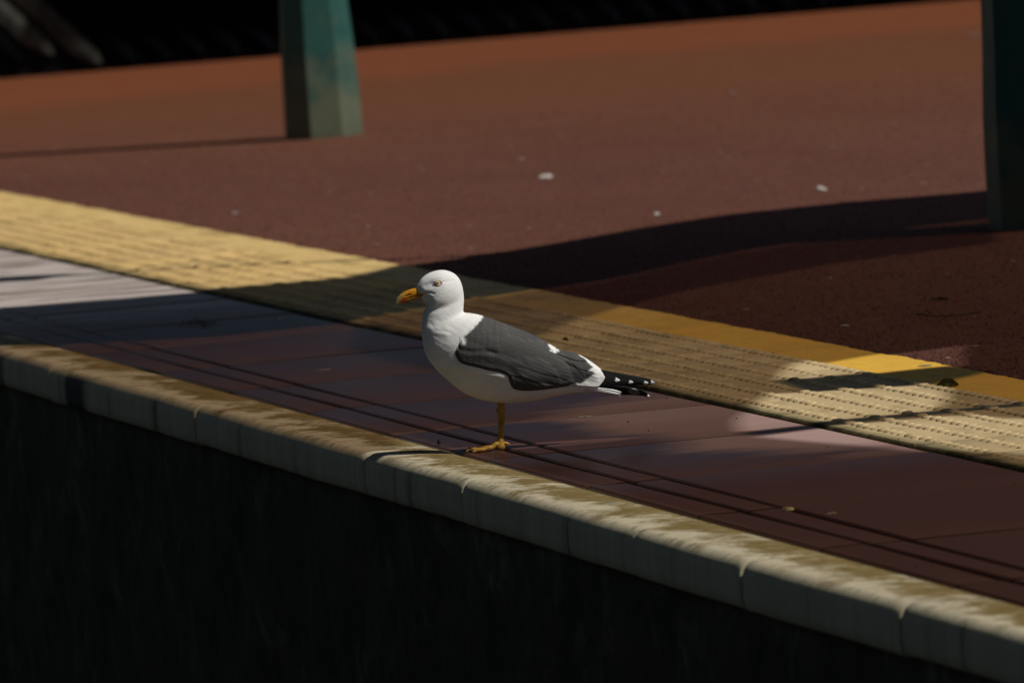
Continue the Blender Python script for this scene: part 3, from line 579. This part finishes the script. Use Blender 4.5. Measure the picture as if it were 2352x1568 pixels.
# leg, foot with three webbed toes, hind toe and claws
def tube(path, rad, name, mat, parent, m=14, rz=None):
    P = np.asarray(path, float); v = []
    for i, p in enumerate(P):
        d = P[min(i+1, len(P)-1)]-P[max(i-1, 0)]; d /= np.linalg.norm(d); s_ = np.cross(d, (0, 1, 0.001)); s_ /= np.linalg.norm(s_); t_ = np.cross(d, s_)
        for k in range(m):
            a = k*math.tau/m; v.append(p+rad[i]*(math.cos(a)*s_+math.sin(a)*t_*(rz or 1)))
    n = len(P); f = [(i*m+k, i*m+(k+1) % m, (i+1)*m+(k+1) % m, (i+1)*m+k) for i in range(n-1) for k in range(m)]+[tuple(range(m)), tuple(reversed(range((n-1)*m, n*m)))]
    return v, f
def leg():
    t = NT('leg skin'); tc = t.n('TexCoord'); sc = t.voro(520, tc.outputs['Object']); n = t.noise(120, tc.outputs['Object'], 4)
    t.set(t.mix(t.ramp(n, .35, .7), (.42, .225, .022), (.24, .12, .012)), .5, .35); t.bump(sc, .5, .0012)
    c = arc([(868, 1000), (876, 1055), (880, 1090), (880, 1125), (882, 1170), (879, 1230), (876, 1290), (873, 1335), (872, 1372), (872, 1388)], 60)
    yk = np.linspace(0, 1, 60); rad = np.interp(c[:, 1], [1000, 1055, 1085, 1110, 1125, 1160, 1230, 1290, 1335, 1370, 1388], [36, 28, 25, 29, 28, 25, 21, 22, 27, 35, 30])/GS
    v, f = tube([gl(x, y, 0) for x, y in c], rad, '', None, None, 18, .8)
    kb = len(v); k2, f2 = tube([gl(862, 1098), gl(856, 1106), gl(852, 1116), gl(856, 1126), gl(862, 1134)], np.array([3, 8, 10, 8, 3])/GS, '', None, None, 10); v = list(v)+list(k2); f += [tuple(i+kb for i in q) for q in f2]
    lg = fixn(mesh('leg', v, f, t.m, gull, True))
    # foot: toes on the ground (local metres); hub under the tarsus
    hub = np.array(gl(872, 1384)); hub[2] = .0062; v, f = [], []; toes = []
    dirs = [(-.150, .038), (-.0705*0-.0, 0)]
    ends = [np.array([hub[0]-.052, .021, .0035]), np.array([hub[0]-.061, -.003, .0035]), np.array([hub[0]-.050, -.0215, .0035])]
    for e in ends:
        mid = [hub+(e-hub)*s_ for s_ in np.linspace(0, 1, 26)]
        for i, p in enumerate(mid): s_ = i/25; p[2] = .0062+(.0036-.0062)*s_+.0045*math.exp(-((s_-.12)/.14)**2)+.0006*math.sin(s_*19)
        rad = [(.0052-.0020*s_)*(1+.13*math.sin(s_*19)) for s_ in np.linspace(0, 1, 26)]; rad[-1] *= .6
        q, g = tube(mid, rad, '', None, None, 12); n0 = len(v); v += list(q); f += [tuple(i+n0 for i in k) for k in g]; toes.append(mid)
    ft = None
    for a_, b_ in ((0, 1), (1, 2)):           # webs
        n0 = len(v)
        for i in range(24):
            for k in range(9):
                s_ = k/8; p = toes[a_][i]*(1-s_)+toes[b_][i]*s_; p = p.copy(); p[0] += .012*math.sin(math.pi*s_)*(i/23)**3; p[2] = p[2]*(1-.35*math.sin(math.pi*s_))+.0004; v.append(p)
        f += [(n0+i*9+k, n0+i*9+k+1, n0+(i+1)*9+k+1, n0+(i+1)*9+k) for i in range(23) for k in range(8)]
    q, g = tube([hub+np.array([.003, 0, .006]), hub+np.array([.010, .001, .0055]), hub+np.array([.0155, .001, .0035]), hub+np.array([.018, .001, .0015])], [.0035, .0032, .0022, .0008], '', None, None, 10); n0 = len(v); v += list(q); f += [tuple(i+n0 for i in k) for k in g]
    foot = mesh('foot', v, f, t.m, lg, True)
    cl = plain('claw', (.012, .010, .008), .4, .4)
    for e, mid in zip(ends, toes):
        d = (mid[-1]-mid[-3]); d /= np.linalg.norm(d); q, g = tube([mid[-2]+Z*.001, mid[-1]+d*.002+Z*.0015, mid[-1]+d*.006+Z*.0005, mid[-1]+d*.0085-Z*.0022], [.0024, .0024, .0017, .0004], '', None, None, 10)
        mesh('claw', q, g, cl, lg, True)
leg()
# ------------------------------------------------------------------ litter, moss, twigs
M_WHITE = plain('dried dropping', (.5, .47, .42), .9, .1, .2, 300); M_LEAF = plain('dry leaf', (.5, .4, .2), .8, .2, .3, 200); M_DARK = plain('dark twig', (.03, .02, .015), .9, .1); M_MOSS = plain('moss', (.06, .055, .022), .95, .05, .5, 400); M_FEA = plain('small feather', (.12, .12, .12), .8, .1); M_GRIT = plain('grit', (.035, .03, .022), .9, .1)
def blob(name, label, cat, px, py, wpx, dep, mat, h=.003, group=None, z=0, rot=0):
    p = at(px, py, z); wd = wpx*.43/(FPX/np.linalg.norm(p-CAM)); n, v = 18, []
    r_ = random.Random(int(px*7+py)); ph_ = [r_.uniform(0, 6) for _ in range(4)]
    for ring_, hz in ((1, 0), (.8, h*.7), (.4, h)):
        for i in range(n):
            a = i*math.tau/n; k = .85+.25*math.sin(2*a+ph_[0])+.22*math.sin(3*a+ph_[1])+.15*math.sin(5*a+ph_[2])+.1*math.sin(7*a+ph_[3]); q = p+(R*wd*math.cos(a)+F*dep*math.sin(a))*ring_*k; v.append((q[0], q[1], z+hz+.0008))
    f = [(j*n+i, j*n+(i+1) % n, j*n+n+(i+1) % n, j*n+n+i) for j in range(2) for i in range(n)]+[tuple(range(2*n, 3*n))]
    return tag(mesh(name, v, f, mat, None, True), label, cat, group)
G = 'dried white droppings on the platform'
blob('dropping', 'pale dropping on red asphalt straight above the gull back', 'dropping', 1255, 406, 34, .12, M_WHITE, .004, G)
blob('dropping', 'bright oblong dropping near the dark right post and shadow edge', 'dropping', 1885, 434, 27, .09, M_WHITE, .004, G)
blob('dropping', 'small round dropping just above the dark shadow band', 'dropping', 1509, 492, 13, .07, M_WHITE, .003, G)
blob('dropping', 'grey double dropping on asphalt below the teal post', 'dropping', 539, 490, 18, .06, plain('faint dropping', (.2, .16, .14)), .003, G)
blob('dropping', 'pale dropping on dark wet tile beside the tactile strip, left of gull beak', 'dropping', 637, 734, 26, .035, M_WHITE, .002, G)
blob('dropping', 'long faint dropping on tile left of the gull breast', 'dropping', 746, 850, 36, .018, plain('wet dropping', (.3, .27, .22)), .001, G)
blob('dropping', 'thin white smear on tile right of the gull leg', 'dropping', 1342, 958, 38, .012, M_WHITE, .0015, G)
blob('dropping', 'white smear on the yellow line above the gull back', 'dropping', 1437, 753, 30, .02, plain('line smear', (.55, .5, .36)), .001, G, .0025)
blob('dropping', 'grey fleck on red asphalt right of the yellow line middle', 'dropping', 1941, 748, 20, .03, plain('grey fleck', (.3, .27, .24)), .001, G)
blob('dropping', 'tiny pale fleck high on the asphalt near the right post', 'dropping', 1683, 215, 12, .09, plain('tan fleck', (.25, .19, .16)), .002, G)
blob('dropping', 'faint pale fleck high beside the dark right post', 'dropping', 2237, 79, 30, .12, plain('dim fleck', (.17, .11, .09)), .002, G)
blob('dropping', 'small pale fleck under the topmost dropping row, above gull head', 'dropping', 1198, 366, 16, .08, plain('soft fleck', (.24, .17, .15)), .002, G)
blob('leaf', 'dry tan leaf lying across the upper groove near the right', 'leaf', 1812, 1171, 38, .014, M_LEAF, .004)
blob('leaf', 'small faded leaf on the groove right of the tan leaf', 'leaf', 1908, 1180, 30, .008, plain('faded leaf', (.3, .2, .15)), .002)
blob('stone', 'dark pebble on the kerb joint left of the gull toes', 'stone', 1009, 1020, 11, .005, M_GRIT, .008)
blob('stone', 'dark pebble on the tactile strip behind the gull wing', 'stone', 1299, 784, 14, .008, M_GRIT, .008, z=.004)
blob('feather', 'small grey feather lying on the yellow line at far right', 'feather', 2127, 841, 44, .005, M_FEA, .002, z=.003)
def moss():
    root = at(2177, 884, .004); v, f = [], []
    for i in range(1500):
        a, r_ = rng.uniform(0, math.tau), rng.random()**.6; h = (.006+.008*abs(math.sin(a*1.5+1)))*(1-r_*r_)*rng.uniform(.4, 1); p = root+R*(.019*r_*math.cos(a))+F*(.05*r_*math.sin(a)); p[2] = .004+h; s_ = rng.uniform(.0008, .0018); n0 = len(v)
        for k in range(3): v.append(p+np.array([rng.uniform(-1, 1), rng.uniform(-1, 1), rng.uniform(-1, 1)])*s_*1.6)
        f.append((n0, n0+1, n0+2))
    tag(mesh('moss_clump', v, f, M_MOSS), 'dark ragged moss clump on the seam beside the yellow line', 'moss')
    v, f = [], []
    for i in range(12000):                     # moss and dirt along the seam between tiles and tactile strip, and in spots on the tiles
        x = rng.uniform(-12, 4); dens = .5+.5*math.sin(x*3.1)*math.sin(x*7.7+1)
        if rng.random() > dens: continue
        y = YB-.001+rng.gauss(0, .006); s_ = rng.uniform(.0008, .0022); n0 = len(v); p = np.array([x, y, rng.uniform(-.003, .0045)])
        for k in range(3): v.append(p+np.array([rng.uniform(-2, 2), rng.uniform(-1, 1), rng.uniform(-.5, .8)])*s_)
        f.append((n0, n0+1, n0+2))
    for (px, py) in ((430, 745), (455, 746), (478, 749)):
        c = at(px, py)
        for i in range(60):
            p = c+R*rng.gauss(0, .012)+F*rng.gauss(0, .06); p[2] = rng.uniform(0, .006); n0 = len(v)
            for k in range(3): v.append(p+np.array([rng.uniform(-2, 2), rng.uniform(-1, 1), rng.uniform(-.5, .8)])*.004)
            f.append((n0, n0+1, n0+2))
    tag(mesh('moss', v, f, M_MOSS), kind='stuff', label='thin moss and dirt along the tile seam', cat='moss')
    v, f = [], []
    for i in range(200):                      # grit
        x = rng.uniform(-9, 3.5); y = rng.choice([rng.uniform(YB, YL), rng.uniform(YL, 3.2), rng.uniform(-.05, YB)]); s_ = rng.uniform(.001, .0032); n0 = len(v); z0 = .004 if y > YB and y < YL else 0
        for dx, dy, dz in ((-1, -.6, 0), (1, -.7, 0), (.8, .9, 0), (-.7, .8, 0), (.1, .1, .7)): v.append((x+dx*s_*rng.uniform(.6, 1.2), y+dy*s_*rng.uniform(.6, 1.2), z0+dz*s_))
        f += [(n0, n0+1, n0+4), (n0+1, n0+2, n0+4), (n0+2, n0+3, n0+4), (n0+3, n0, n0+4)]
    tag(mesh('grit', v, f, M_GRIT), kind='stuff', label='scattered dark grit on the platform', cat='grit')
moss()
def chips():
    v, f = [], []
    for i in range(420):
        x = rng.uniform(-17, -.5); y = rng.uniform(YL+.03, 6); s_ = rng.choice((.002, .004, .006, .009)); a = rng.uniform(0, 6); n0 = len(v)
        for k in range(6): v.append((x+s_*2.2*math.cos(a+k)*rng.uniform(.5, 1), y+s_*math.sin(a+k)*rng.uniform(.5, 1), .0008))
        f.append(tuple(range(n0, n0+6)))
    tag(mesh('pale_chips', v, f, plain('pale chip', (.36, .29, .24), .9, .1)), kind='stuff', label='tiny pale chips strewn over the red asphalt', cat='chips')
chips()
def aggregate():                          # stones standing proud of the worn surface: the grain of the asphalt
    N = 70000; g = nrg
    x = 1.2-15*g.random(N)**1.25; y = YL+.01+g.random(N)**1.3*5.2; s_ = g.uniform(.0022, .0052, N); h = s_*g.uniform(.35, .75, N); a = g.uniform(0, 6.28, N)
    V = np.zeros((N, 5, 3)); 
    for k in range(4):
        V[:, k, 0] = x+s_*np.cos(a+k*1.571)*g.uniform(.7, 1.2, N); V[:, k, 1] = y+s_*np.sin(a+k*1.571)*g.uniform(.7, 1.2, N); V[:, k, 2] = -.003
    V[:, 4, 0] = x+s_*.3*g.uniform(-1, 1, N); V[:, 4, 1] = y+s_*.3*g.uniform(-1, 1, N); V[:, 4, 2] = h
    b0 = np.arange(N)[:, None, None]*5; Fc = (b0+np.array([[0, 1, 4], [1, 2, 4], [2, 3, 4], [3, 0, 4]])).reshape(-1, 3)
    pal = np.array([(.155, .06, .04), (.12, .047, .033), (.085, .037, .027), (.19, .085, .055), (.14, .053, .03), (.09, .055, .045)]); c = np.repeat(pal[g.integers(0, 6, N)]*np.interp(x, [-6.5, -2.5], [1, .72])[:, None], 5, 0)  # near stones darkened with the painted shade of the surface
    t = NT('asphalt stones'); t.set(t.attr(), .9, .1)
    tag(mesh('asphalt_stones', V.reshape(-1, 3), Fc, t.m, None, False, c), kind='stuff', label='small red stones in the worn asphalt surface', cat='asphalt stones')
aggregate()
def twig(pts, rad, label):
    P = [at(*p, .004) for p in pts]; v, f = tube(P, [rad]*len(P), '', None, None, 6); tag(mesh('twig', v, f, M_DARK), label, 'twig', 'dark twigs on the red asphalt')
twig([(2139, 687), (2157, 685), (2176, 686)], .0025, 'short straight dark twig on the asphalt at right')
twig([(2105, 720), (2125, 724), (2150, 726), (2175, 726), (2200, 724), (2228, 720), (2255, 716)], .0014, 'long thin curved twig on the asphalt at right, below the short one')
